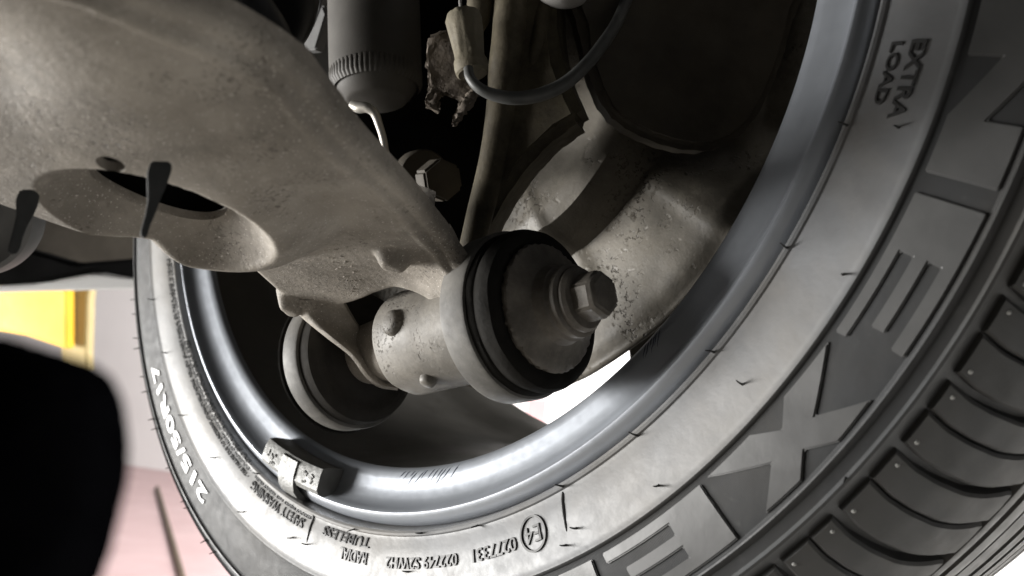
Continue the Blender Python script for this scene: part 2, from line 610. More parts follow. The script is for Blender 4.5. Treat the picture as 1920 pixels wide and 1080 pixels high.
blkA, blkB = block_mesh(4.8, .55), block_mesh(5.35, .55)
stud_me = None
starts = [(325.3, 'A'), (319.95, 'B')]
p = 325.3 + 4.8
seq = []
kinds = ['A'] * 45 + ['B'] * 25                 # 45 * 4.8 + 25 * 5.35 closes the circle
random.shuffle(kinds)
for k in kinds:
    seq.append((p, k))
    p += 4.8 if k == 'A' else 5.35
starts += seq
v, f = lathe_data([(0, .0005), (.00055, .0004), (.0008, 0), (.0008, -.0004)], 10)
stud0 = mesh_obj('stud', v, f, M['ivory'], tyre, Matrix.Translation((0, 0, -.1)), 60)
first = True
for (p0, k) in starts:
    o = bpy.data.objects.new('tread_block', blkA if k == 'A' else blkB)
    link(o, tyre)
    o.rotation_euler = (0, 0, math.radians(p0))
    wd = 4.8 if k == 'A' else 5.35
    if 290 < p0 % 360 < 350:
        for off in (.42, wd - 1.25):
            a = math.radians(p0 + off)
            r0, z0 = .3066, -.0098
            nrm = Vector((math.cos(a) * .78, math.sin(a) * .78, .62))
            M4 = frame((r0 * math.cos(a), r0 * math.sin(a), z0), nrm, (0, 0, 1))
            if first:
                stud0.matrix_local = M4
                first = False
            else:
                dupe(stud0, 'stud', tyre, M4)


# raised brand letters, each its own piece: outline in (r, phi)
def letter(polys, name='letter', h=.0010, mat=None):
    """polys: convex-ish quads/triangles fans in (r, phi deg) outlines; extruded along the wheel axis"""
    bm = bmesh.new()
    for poly in polys:
        pts = []
        n = len(poly)
        for i in range(n):
            (r0, p0), (r1, p1) = poly[i], poly[(i + 1) % n]
            steps = max(1, int(math.hypot((p1 - p0) * .0048, r1 - r0) / .0022))
            for s in range(steps):
                t = s / steps
                pts.append((r0 + (r1 - r0) * t, p0 + (p1 - p0) * t))

        def vert(r, ph, dz):
            a = math.radians(ph)
            return bm.verts.new((r * math.cos(a), r * math.sin(a), zsurf(r) + dz))
        cr = sum(q[0] for q in pts) / len(pts)
        cp = sum(q[1] for q in pts) / len(pts)
        top = [vert(r, ph, h) for r, ph in pts]
        bot = [vert(r, ph, -.0004) for r, ph in pts]
        k = len(pts)
        fc = bm.faces.new(top)
        for i in range(k):
            bm.faces.new((top[i], bot[i], bot[(i + 1) % k], top[(i + 1) % k]))
    bmesh.ops.recalc_face_normals(bm, faces=bm.faces)
    bmesh.ops.triangulate(bm, faces=[q for q in bm.faces if len(q.verts) > 4])
    bm.edges.ensure_lookup_table()
    sharp = [e for e in bm.edges if len(e.link_faces) == 2 and e.calc_face_angle(0) > .9]
    bmesh.ops.bevel(bm, geom=sharp, offset=.00045, segments=2, affect='EDGES', clamp_overlap=True)
    me = bpy.data.meshes.new(name)
    bm.to_mesh(me)
    bm.free()
    me.shade_smooth()
    me.set_sharp_from_angle(angle=math.radians(28))
    me.materials.append(mat or M['letter'])
    o = bpy.data.objects.new(name, me)
    link(o, tyre)
    return o


def letter_E(p0):
    return [[(.2716, p0), (.2925, p0), (.2925, p0 - 9.15), (.2881, p0 - 9.15), (.2881, p0 - 3.7), (.2842, p0 - 3.7), (.2842, p0 - 8.5), (.2797, p0 - 8.6),
             (.2797, p0 - 3.75), (.2756, p0 - 3.75), (.2756, p0 - 9.95), (.2716, p0 - 10.05)]]


letter(letter_E(338.53))
letter(letter_E(314.3))
letter([[(.2716, 327.75), (.2712, 323.0), (.2777, 321.31), (.2712, 319.4), (.2714, 314.95), (.2824, 319.23), (.2922, 316.74), (.2925, 319.9),
         (.2868, 321.39), (.2926, 323.2), (.2922, 326.4), (.2824, 323.46)]])


def letter_N(p1):
    """p1: phi where the clockwise side of the N ends"""
    return [[(.2716, p1), (.2925, p1), (.2925, p1 + 3.7), (.2826, p1 + 3.7), (.2925, p1 + 7.5), (.2925, p1 + 11.2), (.2716, p1 + 11.2), (.2716, p1 + 7.5),
             (.2812, p1 + 7.5), (.2716, p1 + 3.7)]]


letter(letter_N(339.85))
letter(letter_N(303.2 - 11.2))


def text_mesh(body, ph0, ph1, r0, r1, name, mat, h=.00055, bold=0.0, italic=0.0):
    """lettering wrapped round the sidewall: reads clockwise from ph0 to ph1, feet at r0, heads at r1"""
    cu = bpy.data.curves.new('t', 'FONT')
    cu.body = body
    cu.size = 1
    cu.extrude = .5
    cu.offset = bold
    cu.resolution_u = 3
    cu.shear = italic
    ob = bpy.data.objects.new('t', cu)
    COL.objects.link(ob)
    bpy.context.view_layer.update()
    me = bpy.data.meshes.new_from_object(ob)
    bpy.data.objects.remove(ob)
    xs = [q.co.x for q in me.vertices]
    ys = [q.co.y for q in me.vertices]
    x0, x1, y0, y1 = min(xs), max(xs), min(ys), max(ys)
    for q in me.vertices:
        ph = math.radians(ph0 + (ph1 - ph0) * (q.co.x - x0) / (x1 - x0))
        r = r0 + (r1 - r0) * (q.co.y - y0) / (y1 - y0)
        q.co = (r * math.cos(ph), r * math.sin(ph), zsurf(r) + (h if q.co.z > 0 else -.0005))
    me.materials.clear()
    me.materials.append(mat)
    o = bpy.data.objects.new(name, me)
    link(o, tyre)
    return o


T = M['smalltext']
text_mesh('EXTRA', 348.3, 342.7, .2546, .2594, 'lettering', T, .0006, .02)
text_mesh('LOAD', 348.2, 343.6, .2481, .2519, 'lettering', T, .0006, .02)
text_mesh('0277331', 296.1, 290.6, .2519, .2572, 'lettering', T, .0006, .01)
text_mesh('E4', 299.05, 297.3, .2508, .2572, 'lettering', T, .0006, .0)
text_mesh('022749 S2WH2', 288.6, 278.4, .2519, .2568, 'lettering', T, .0006, .01)
text_mesh('TUBELESS', 275.3, 267.0, .2449, .2495, 'lettering', T, .0006, .01)
text_mesh('RADIAL', 275.3, 270.8, .2515, .2568, 'lettering', T, .0006, .01)
text_mesh('SAFETY WARNING', 263.2, 251.0, .2465, .2512, 'lettering', T, .0006, .0)
text_mesh('SERIOUS INJURY MAY RESULT FROM:', 264.0, 250.6, .2436, .2455, 'lettering', T, .0004)
lines = ['\u2022 TIRE FAILURE DUE TO UNDERINFLATION/OVERLOADING. FOLLOW OWNER\u2019S MANUAL OR TIRE PLACARD IN VEHICLE',
         '\u2022 EXPLOSION OF TIRE/RIM ASSEMBLY DUE TO IMPROPER MOUNTING. NEVER EXCEED 275kPa (40PSI) TO SEAT BEADS',
         '\u2022 ONLY SPECIALLY TRAINED PERSONS SHOULD MOUNT TIRES']
ends = [206, 207, 222]
for i, (ln, e) in enumerate(zip(lines, ends)):
    ra = .2485 - .0031 * i
    text_mesh(ln, 249.6 - .2 * i, e, ra - .0021, ra, 'lettering', T, .0004, 0, .2)
text_mesh('215/50R17', 243.3, 219.6, .2758, .2845, 'size_lettering', M['glare_white'], .0007, .02)['label'] = '215/50R17 tyre size lettering with its glare painted white'

# ring round E4
ring_pts = []
for i in range(48):
    a = 2 * math.pi * i / 48
    r = .2537 + .0066 * math.sin(a)
    ph = math.radians(298.2 + 1.42 * math.cos(a))
    ring_pts.append(Vector((r * math.cos(ph), r * math.sin(ph), zsurf(r) + .0002)))
v, f = [], []
for i in range(48):
    c = sum(ring_pts, Vector()) / 48
    q = ring_pts[i]
    o_ = (q - c).normalized()
    for (s, h) in ((.0005, -.0005), (.0004, .0005), (-.0004, .0005), (-.0005, -.0005)):
        v.append(q + o_ * s + Vector((0, 0, h)))
for i in range(48):
    j = (i + 1) % 48
    for k in range(3):
        f.append((i * 4 + k, j * 4 + k, j * 4 + k + 1, i * 4 + k + 1))
mesh_obj('emblem_ring', v, f, T, tyre)

# moulded joint marks on the sidewall
for (ra, pa, rb, pb) in ((.2440, 302.25, .2585, 301.75), (.2425, 264.45, .2560, 264.75)):
    pts = []
    for t in np.linspace(0, 1, 8):
        r = ra + (rb - ra) * t
        a = math.radians(pa + (pb - pa) * t)
        pts.append((r * math.cos(a), r * math.sin(a), zsurf(r)))
    tube('mould_joint', pts, [.00025] + [.0007] * 4 + [.0005] * 2 + [.0002], T, tyre, 6, 2)

# rubber vent hairs
v, f = tube_data([(0, 0, -.0005), (0, 0, .0009), (.0002, 0, .0024), (.0006, 0, .0040)], [.00055, .0004, .00032, .0002], 6)
hair0 = mesh_obj('vent_hair', v, f, M['smalltext'], tyre, None, 60)
hairs = [(.2672, -149.29), (.2628, -139.53), (.2651, -128.69), (.2571, -118.24), (.2637, -108.33), (.2570, -97.84), (.2578, -78.24), (.2592, -57.2), (.2629, -48.64),
         (.2581, -38.44), (.2638, -28.11), (.2592, -17.79), (.3004, -38.21), (.2430, -48.36), (.2424, -57.41), (.2430, -68.61), (.2420, -76.63), (.2424, -87.60), (.2420, -108.7),
         (.2420, -38.39), (.2422, -28.34), (.2422, -18.21), (.2565, -95.0), (.2629, -58.73),
         (.2960, -152.66), (.2962, -150.39), (.2955, -146.6), (.2950, -144.98), (.2960, -140.74), (.2952, -138.26), (.2950, -133.86), (.2952, -132.36), (.2960, -126.18),
         (.2960, -120.47), (.2958, -119.24), (.3000, -114.46), (.2990, -112.09)]
for i, (r, ph) in enumerate(hairs):
    a = math.radians(ph)
    tilt = .35 if r > .29 else random.uniform(-.3, .3)
    nrm = Vector((math.cos(a) * tilt, math.sin(a) * tilt, 1))
    M4 = frame((r * math.cos(a), r * math.sin(a), zsurf(min(r, .3009))), nrm, (random.uniform(-1, 1), random.uniform(-1, 1), 0))
    if i == 0:
        hair0.matrix_local = M4
    else:
        dupe(hair0, 'vent_hair', tyre, M4)

# rim: rolled lip and sloping band, then the barrel
rim = lathe('rim', [(.2340, -.0170), (.2385, -.0110), (.2391, -.0075), (.2386, -.0046), (.2372, -.0025), (.2352, -.0008), (.2340, -.0001), (.2331, .0001), (.2322, -.0004),
                    (.2312, -.0020), (.2296, -.0041), (.2270, -.0057), (.2230, -.0068), (.2185, -.0076), (.2155, -.0083), (.2140, -.0094), (.2131, -.0115)], M['rim'], wheel, None, 300, False, 40)
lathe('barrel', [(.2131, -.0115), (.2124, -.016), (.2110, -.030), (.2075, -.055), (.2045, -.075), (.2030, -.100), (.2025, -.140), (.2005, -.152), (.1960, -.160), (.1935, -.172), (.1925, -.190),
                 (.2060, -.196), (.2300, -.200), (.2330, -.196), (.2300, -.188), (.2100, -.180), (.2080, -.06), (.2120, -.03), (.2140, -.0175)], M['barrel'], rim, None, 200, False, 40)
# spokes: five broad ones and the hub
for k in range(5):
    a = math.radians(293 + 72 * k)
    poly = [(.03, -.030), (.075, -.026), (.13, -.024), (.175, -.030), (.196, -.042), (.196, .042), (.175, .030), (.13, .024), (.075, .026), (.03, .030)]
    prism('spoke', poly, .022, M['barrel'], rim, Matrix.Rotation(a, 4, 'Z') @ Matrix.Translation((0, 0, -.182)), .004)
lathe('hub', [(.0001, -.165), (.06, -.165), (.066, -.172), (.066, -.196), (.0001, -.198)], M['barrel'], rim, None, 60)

# scrapes on the rim band
for (p0, p1, n_) in ((278.0, 288.0, 12), (316.5, 319.0, 6)):
    for i in range(n_):
        ph = p0 + (p1 - p0) * (i + random.random() * .6) / n_
        ln = random.uniform(.6, 1.5)
        ra = .2147
        pts = []
        for t in np.linspace(0, 1, 6):
            r = ra + .0045 * t * random.uniform(.9, 1.1) * ln
            a = math.radians(ph - 1.3 * t * ln)
            z = np.interp(r, [.2140, .2155, .2185, .2230, .2270], [-.0094, -.0083, -.0076, -.0068, -.0057])
            pts.append((r * math.cos(a), r * math.sin(a), z - .00008))
        tube('scrape', pts, [.0001, .0003, .00034, .0003, .0002, .0001], M['scratch'], rim, 6, 2)

# clip-on balance weight: wraps the lip between phi 252.5 and 266
def arc_block(name, prof, p0, p1, mat, parent, n=16, noise_amp=.0003, cap=True):
    v, f = [], []
    k = len(prof)
    for i in range(n + 1):
        a = math.radians(p0 + (p1 - p0) * i / n)
        sh = 1.0
        e = min(i, n - i)
        for (r, z) in prof:
            q = Vector((r * math.cos(a), r * math.sin(a), z))
            q += Vector((0, 0, 1)) * noise.noise(q * 260) * noise_amp
            v.append(q)
    for i in range(n):
        for j in range(k):
            j2 = (j + 1) % k
            f.append((i * k + j, (i + 1) * k + j, (i + 1) * k + j2, i * k + j2))
    f.append(tuple(range(k)))
    f.append(tuple(n * k + j for j in range(k))[::-1])
    o = mesh_obj(name, v, f, mat, parent, None, 30)
    return o


weight = arc_block('balance_weight', [(.2296, -.0050), (.2314, -.0012), (.2322, .0020), (.2312, .0052), (.2290, .0066), (.2215, .0062), (.2186, .0050), (.2178, .0020), (.2185, -.0084)],
                   253.0, 266.3, M['lead'], wheel)
arc_block('clip', [(.2405, -.0060), (.2402, -.0020), (.2385, .0022), (.2355, .0050), (.2315, .0064), (.2270, .0073), (.2200, .0070), (.2195, .0056), (.2290, .0056), (.2330, .0035), (.2350, .0012), (.2375, -.0022), (.2393, -.0060)],
          257.6, 261.2, M['lead'], weight, 8, .0006)
for c0 in (255.2, 263.9):
    for i in range(9):
        a = math.radians(c0 + random.uniform(-1.0, 1.0))
        r = random.uniform(.2225, .2285)
        lathe('cast_mark', [(0.0001, .0008), (.0005, .0006), (.0008, 0)], M['lead'], weight,
              frame((r * math.cos(a), r * math.sin(a), .0062), (random.uniform(-.2, .2), random.uniform(-.2, .2), 1)) @ Matrix.Diagonal((1, random.uniform(1.2, 2.6), 1, 1)), 8)

# ------------------------------------------------------------------ control arm (pressed spring pan, neck and fork)
nA = np.array([-.07005, .92668, -.36927])
uA = np.array([.61466, .33165, .71568])
vA = np.array([.78568, -.17684, -.59282])
OA = np.array([-.109, -.034, .27])


def uv_of(x, y, wv=0.0):
    d = np.array([(x - 960) / F, (y - 540) / F, 1.0])
    X = d * ((nA @ OA + wv) / (nA @ d)) - OA
    return np.array([X @ uA, X @ vA])


def arm_pt(u, v, wv):
    return CW @ (OA + uA * u + vA * v + nA * wv) + CAM


arm = empty('control_arm', px(300, 335, .27), 'cast grey suspension control arm with a deep dished spring pan and forked end', 'control arm')

outline_px = [(-420, -190), (-150, -175), (60, -140), (200, -80), (318, -8), (422, 51), (522, 117), (567, 147), (632, 215), (690, 285), (742, 350), (796, 416), (838, 468), (855, 500, .311), (885, 545, .312), (895, 600, .318), (880, 652, .330), (853, 640, .331), (846, 607, .332), (825, 590, .334),
              (800, 572, .337), (775, 556, .340), (745, 546, .344), (705, 556, .350), (640, 578, .367), (622, 588, .373), (604, 600, .377), (580, 604, .378), (562, 596, .377), (545, 583, .375),
              (505, 548), (470, 517), (440, 493), (400, 470), (345, 438), (290, 412), (150, 372), (0, 322), (-150, 280), (-420, 205)]


def with_w(q):
    """outline points may carry a distance; turn it into a height above the neck's plane"""
    if len(q) == 2:
        return (*q, 0.0)
    d = np.array([(q[0] - 960) / F, (q[1] - 540) / F, 1.0]) * q[2]
    return (q[0], q[1], float(nA @ d - nA @ OA))


outline_px = [with_w(q) for q in outline_px]
OUT = np.array([uv_of(*q) for q in outline_px])
CTRL = np.array([[*uv_of(*q), q[2]] for q in outline_px] + [[.075, .02, 0], [.09, -.02, 0], [.10, .015, .001], [.07, -.02, 0]])


_r = np.hypot(CTRL[:, None, 0] - CTRL[None, :, 0], CTRL[:, None, 1] - CTRL[None, :, 1])
_W = np.linalg.solve(np.sqrt(_r ** 2 + .004 ** 2) + 1e-6 * np.eye(len(CTRL)), CTRL[:, 2])


def fork_drop(u, v):
    """how far the fork tips reach below the plane of the neck (smooth surface through the outline points)"""
    out = np.zeros_like(u)
    for (cu_, cv_, _), k in zip(CTRL, _W):
        out += k * np.sqrt((u - cu_) ** 2 + (v - cv_) ** 2 + .004 ** 2)
    return out * sstep(u, .060, .090)


def sdf(P, poly):
    """signed distance (positive inside) and nearest border point for points P (N,2)"""
    A = poly
    B = np.roll(poly, -1, 0)
    best = np.full(len(P), 1e9)
    near = np.zeros_like(P)
    inside = np.zeros(len(P), bool)
    for a, b in zip(A, B):
        d = b - a
        t = np.clip(((P - a) @ d) / (d @ d), 0, 1)
        c = a + t[:, None] * d
        dist = np.hypot(*(P - c).T)
        mk = dist < best
        best[mk] = dist[mk]
        near[mk] = c[mk]
        cond = ((a[1] > P[:, 1]) != (b[1] > P[:, 1]))
        with np.errstate(divide='ignore', invalid='ignore'):
            xi = (b[0] - a[0]) * (P[:, 1] - a[1]) / (b[1] - a[1]) + a[0]
        inside ^= cond & (P[:, 0] < xi)
    return np.where(inside, best, -best), near


boss_uv = [uv_of(738, 482), uv_of(545, 566)]
drain_uv = uv_of(211, 295, .011)
HOLE_C, HOLE_R = np.array([.004, -.005]), np.array([.0220, .0150])


def height(u, v, d):
    cu, cv = .004, -.002
    a = u - cu
    b = v - cv
    sa = np.where(a > 0, .0385, .0350)
    e = np.hypot(a / sa, b / .0295)
    rise = np.clip((e - .40) / .60, 0, 1) ** 1.35
    h_in = -.0025 + .0160 * rise
    ca = a / np.maximum(np.hypot(a, b), 1e-6)
    neck = sstep(ca, -.1, .75)
    left = sstep(-ca, .2, .8)
    # quick fall to the neck, domed slope to the near edge, hardly any fall to the left
    tn = np.clip((e - 1.0) / .62, 0, 1)
    h_neck = .0135 * (1 - tn * tn * (3 - 2 * tn))
    td = np.clip((e - 1.0) / 2.1, 0, 1.4)
    h_dome = .0135 - .0165 * td ** 1.7
    h_left = .0135 - .0035 * np.clip((e - 1) / 1.5, 0, 1)
    far = sstep(-b / .0295, .3, .9)
    h_dome = h_dome * (1 - far) + h_left * far
    h_out = (h_dome * (1 - left) + h_left * left) * (1 - neck) + h_neck * neck
    w_ = np.where(e < 1, h_in, h_out)
    # hollow to the left of the fold
    w_ -= .0085 * np.exp(-(((u + .066) / .017) ** 2 + ((v - .020) / .022) ** 2))
    # faint bead parallel to the near edge
    w_ += .0006 * np.exp(-((d - .0070) / .0012) ** 2) * sstep(v, .005, .03)
    # bosses
    for k, (bu, bv) in enumerate(boss_uv):
        ra, rb = (.0075, .0052) if k == 0 else (.0070, .0056)
        uu, vv = u - bu, v - bv
        q = np.hypot(uu / ra, vv / rb)
        w_ += .0052 * (1 - sstep(q, .5, 1.2))
    # flange along the near edge, stepped back from the dome
    w_ -= .0016 * (1 - sstep(d, .0042, .0054)) * sstep(v, .005, .03)
    w_ += fork_drop(u, v)
    # rounded border
    rb_ = np.where(u > .085, .0030, np.where(v > .02, .0022, .0060))
    w_ -= np.minimum(rb_, .007) * np.clip(1 - d / rb_, 0, 1) ** 2
    return w_


g = .0009
us = np.arange(OUT[:, 0].min() - g, OUT[:, 0].max() + 2 * g, g)
vs = np.arange(OUT[:, 1].min() - g, OUT[:, 1].max() + 2 * g, g)
UU, VV = np.meshgrid(us, vs, indexing='ij')
P = np.stack([UU.ravel(), VV.ravel()], 1)
D, NR = sdf(P, OUT)


def holes(P):
    q = (P - HOLE_C) / HOLE_R
    h1 = (np.hypot(q[:, 0], q[:, 1]) - 1) * HOLE_R.min()
    dl = P - drain_uv
    h2 = np.hypot(dl[:, 0], dl[:, 1]) - .0038
    return h1, h2


nu, nv = len(us), len(vs)
CP = np.stack([(UU[:-1, :-1] + g / 2).ravel(), (VV[:-1, :-1] + g / 2).ravel()], 1)
CD, _ = sdf(CP, OUT)
h1, h2 = holes(CP)
keep = (CD > 0) & (h1 > 0) & (h2 > 0)
keep = keep.reshape(nu - 1, nv - 1)
Q = P.copy()
# snap border vertices to the outline and the holes
idx = np.zeros((nu, nv), int)
cnt = np.zeros((nu, nv), int)
cnt[:-1, :-1] += keep
cnt[1:, :-1] += keep
cnt[:-1, 1:] += keep
cnt[1:, 1:] += keep
used = cnt.ravel() > 0
border = used & (cnt.ravel() < 4)
H1, H2 = holes(P)
nb = border & (np.abs(D) <= np.minimum(np.abs(H1), np.abs(H2)))
Q[nb] = NR[nb]
b1 = border & ~nb & (np.abs(H1) <= np.abs(H2))
q = (P[b1] - HOLE_C) / HOLE_R
Q[b1] = HOLE_C + q / np.hypot(q[:, 0], q[:, 1])[:, None] * HOLE_R
b2 = border & ~nb & ~b1
q = P[b2] - drain_uv
Q[b2] = drain_uv + q / np.hypot(q[:, 0], q[:, 1])[:, None] * .0038
DQ, _ = sdf(Q, OUT)
DQ = np.maximum(DQ, 0)
HW = height(Q[:, 0], Q[:, 1], DQ)
XYZ = (OA[None] + Q[:, :1] * uA + Q[:, 1:] * vA + HW[:, None] * nA) @ CW.T + CAM - np.array(arm.location)
remap = -np.ones(len(P), int)
remap[used] = np.arange(used.sum())
verts = [tuple(x) for x in XYZ[used]]
faces = []
ids = np.arange(nu * nv).reshape(nu, nv)
for i, j in zip(*np.nonzero(keep)):
    faces.append((int(remap[ids[i, j]]), int(remap[ids[i + 1, j]]), int(remap[ids[i + 1, j + 1]]), int(remap[ids[i, j + 1]])))
# skirt: every border edge is turned up into the pan, 24 mm deep (8 mm at the holes)
ecount = {}
for fc in faces:
    for k in range(4):
        a, b = fc[k], fc[(k + 1) % 4]
        key = (min(a, b), max(a, b))
        ecount[key] = ecount.get(key, 0) + 1
inv = np.nonzero(used)[0]
up = -(CW @ nA)
newv = {}


def down(i, row):
    key = (i, row)
    if key not in newv:
        old = inv[i]
        dp = ((.002, .0055)[row] if Q[old, 1] > .012 or Q[old, 0] < .02 else ((.004, .045) if Q[old, 0] > .088 else (.004, .026))[row]) if nb[old] else (.0015, .003)[row]
        verts.append(tuple(np.array(verts[i]) + up * dp))
        newv[key] = len(verts) - 1
    return newv[key]


for (a, b), c in list(ecount.items()):
    if c == 1:
        faces.append((a, b, down(b, 0), down(a, 0)))
        faces.append((down(a, 0), down(b, 0), down(b, 1), down(a, 1)))
pan = mesh_obj('pan', verts, faces, M['alu'], arm, None, 50)

lathe('hole_blackout', [(.0001, -.030), (.020, -.029), (.032, -.024), (.038, -.014), (.039, -.004)], M['black'], arm,
      frame(np.array(arm_pt(.000, -.002, 0)) - np.array(arm.location), cw(nA), cw(uA)) @ Matrix.Diagonal((1.15, .72, 1, 1)), 64)  # black cup added so the pan hole reads dark
# fork legs: cast stubs that run from the neck into the two bushes
nB = np.array([.725, -.21, -.656])
nB /= np.linalg.norm(nB)
PR = np.array([(940 - 960) / F * .335, (600 - 540) / F * .335, .335])


def ax(s):
    return CW @ (PR + nB * s) + CAM


AX = cw(nB)
arm_loc = np.array(arm.location)


def rel(p_):
    return np.array(p_) - arm_loc


# casting marks on the neck (worn raised characters)
for r_ in range(2):
    for i in range(7):
        c = uv_of(612 + 8 * i + 12 * r_, 470 + 12 * i - 14 * r_)
        for k in range(2):
            cc = c + np.random.uniform(-.0016, .0016, 2)
            hgt = float(height(np.array([cc[0]]), np.array([cc[1]]), np.array([.05]))[0])
            M4 = frame(rel(arm_pt(cc[0], cc[1], hgt)), cw(nA), cw(uA * random.uniform(-1, 1) + vA))
            box('casting_mark', (random.uniform(.0010, .0022), .0005, .0005), M['alu'], arm, M4, .0002)

O_ = smooth_path([(538, 562, .368), (566, 595, .368), (612, 633, .364), (656, 668, .365), (684, 706, .369), (710, 726, .373), (745, 732, .378)], 5)
I_ = smooth_path([(640, 562, .360), (656, 590, .370), (676, 620, .377), (698, 646, .381), (720, 670, .383), (740, 690, .385), (756, 704, .386)], 5)
lv, lf = [], []
for (o_, i_) in zip(O_, I_):
    sec = []
    for (t, dz) in ((0, .026), (-.01, .010), (0, .002), (.05, -.0012), (.14, -.0030), (.24, -.0034), (.36, -.0022), (.55, .0), (.8, .0006), (1.0, .001), (1.05, .012), (1.0, .032)):
        q = o_ + (i_ - o_) * t
        sec.append(rel(px(q[0], q[1], q[2] + dz)))
    lv += sec
k_ = 12
for i in range(len(O_) - 1):
    for j in range(k_):
        lf.append((i * k_ + j, i * k_ + (j + 1) % k_, (i + 1) * k_ + (j + 1) % k_, (i + 1) * k_ + j))
lf += [tuple(range(k_)), tuple((len(O_) - 1) * k_ + j for j in range(k_))]
mesh_obj('fork_leg', lv, lf, M['alu'], arm, None, 60)
lathe('fork_stub', [(.004, -.090), (.0125, -.090), (.0135, -.080), (.0145, -.066), (.0135, -.056), (.004, -.055)], M['alu'], arm, frame(rel(ax(0)), AX), 48)

# bush on the near side of the fork, with its dished washer and bolt
FR = frame(rel(ax(0)), AX)
bush = bpy.data.objects.new('bush', None)
link(bush, arm)
bush.matrix_local = FR
bush['label'] = 'near rubber bush with pale metal sleeve, washer and hexagon bolt'
lathe('sleeve', [(.018, -.0005), (.0312, 0), (.0321, .0004), (.0323, .0012), (.0323, .0110), (.0319, .0120), (.0308, .0122)], M['ring'], bush, None, 120)
lathe('rubber', [(.0308, .0105), (.0309, .0128), (.0303, .0146), (.0296, .0152), (.0305, .0172), (.0306, .0198), (.0297, .0222), (.0278, .0232), (.0255, .0233), (.0225, .0228), (.008, .0222)],
      M['rubber'], bush, None, 120, jitter=lambda r, z, a: (r + .0004 * noise.noise(Vector((math.cos(a) * 3, math.sin(a) * 3, z * 400))), z))
lathe('washer', [(.012, .0228), (.0228, .0224), (.0238, .0232), (.0240, .0246), (.0236, .0254), (.0212, .0262), (.0172, .0278), (.0150, .0292), (.0143, .0310), (.0141, .0338), (.0132, .0346),
                 (.0131, .0356), (.0135, .0362), (.0134, .0376), (.0122, .0384), (.004, .0385)], M['bolt'], bush, None, 120,
      jitter=lambda r, z, a: (r + (.0011 * noise.noise(Vector((math.cos(a) * 22, math.sin(a) * 22, z * 900))) if r > .022 else 0), z + (.0002 * noise.noise(Vector((math.cos(a) * 18, math.sin(a) * 18, 5))) if r > .02 else 0)))
# hexagon head with chamfered end
hv, hf = [], []
hp = [(.0108, .0380), (.0108, .0492), (.0096, .0506), (.0001, .0508)]
lathe('bolt_collar', [(.0118, .0376), (.0118, .0398), (.0108, .0412), (.005, .0414)], M['bolt'], bush, None, 60)
for (r, z) in ((.0090, .0395), (.0090, .0488), (.0076, .0504)):
    for k in range(6):
        a = math.radians(60 * k + 12)
        hv.append((r * math.cos(a), r * math.sin(a), z))
for lv in range(2):
    for k in range(6):
        hf.append((lv * 6 + k, lv * 6 + (k + 1) % 6, (lv + 1) * 6 + (k + 1) % 6, (lv + 1) * 6 + k))
hf.append(tuple(12 + k for k in range(6)))
hx = mesh_obj('bolt_head', hv, hf, M['bolt'], bush, None, 20)
bm = bmesh.new()
bm.from_mesh(hx.data)
bmesh.ops.bevel(bm, geom=bm.edges[:], offset=.0008, segments=2, affect='EDGES', clamp_overlap=True)
bm.to_mesh(hx.data)
bm.free()
hx.data.shade_smooth()
# far bush
FL = frame(rel(ax(-.100)), AX)
bush2 = bpy.data.objects.new('bush', None)
link(bush2, arm)
bush2.matrix_local = FL
bush2['label'] = 'far rubber bush with pale metal sleeve'
lathe('sleeve', [(.018, -.0022), (.0310, -.0020), (.0318, -.0014), (.0321, -.0004), (.0321, .0078), (.0317, .0086), (.0302, .0086)], M['ring'], bush2, None, 120)
lathe('backing_flange', [(.018, -.0042), (.0326, -.0040), (.0330, -.0034), (.0326, -.0026), (.018, -.0024)], M['rubber'], bush2, None, 120)
lathe('rubber', [(.0302, .0070), (.0303, .0110), (.0294, .0140), (.0270, .0152), (.0240, .0156), (.0215, .0150), (.0180, .0158), (.0150, .0180), (.008, .0182)], M['rubber_grey'], bush2, None, 120)

# two spring clips hooked over the edge of the pan opening
px_prism('spring_clip', [(283, 303), (318, 304), (322, 316), (313, 345), (301, 372), (291, 400), (280, 425), (276, 440), (272, 448), (264, 446), (263, 436), (266, 424), (272, 404), (277, 375), (276, 345), (276, 322)],
         .229, .0026, M['clip'], arm, .00035, yaw=-.5)
px_prism('spring_clip', [(40, 356), (62, 356), (75, 366), (71, 385), (63, 404), (52, 424), (42, 446), (38, 468), (29, 479), (16, 476), (15, 466), (25, 430), (31, 402), (29, 380), (33, 364)],
         .247, .0028, M['clip'], arm, .00035, yaw=-.5)

# ------------------------------------------------------------------ coil spring standing in the pan
def wpath(u, v, wv):
    return arm_pt(u, v, wv)


spr_loc = arm_pt(-.02, .0, -.03)
spring = empty('coil_spring', spr_loc, 'thick black coil spring seated behind the dished arm at the top left', 'spring')
pts = []
for i in range(260):
    t = i / 259 * 2 * math.pi * 3.1
    ang = math.radians(-150) + t
    pts.append(arm_pt(-.022 + .045 * math.cos(ang), .001 + .045 * math.sin(ang), -.030 - .036 * max(0, t - 3.0) / (2 * math.pi)) - spr_loc)
v, f = tube_data(pts, .0102, 20)
mesh_obj('coil', v, f, M['spring'], spring)
lathe('light_blocker', [(.0001, .012), (.026, .012), (.030, .018), (.030, .026), (.027, .030), (.030, .034), (.030, .042), (.027, .046), (.030, .050), (.030, .058), (.027, .062), (.030, .066), (.030, .13), (.0001, .13)], M['black'], spring,
      frame(np.array(arm_pt(-.016, .000, 0)) - spr_loc, -cw(nA), cw(uA)), 48)  # cylinder added inside the coil to block light to the upper rim and tyre

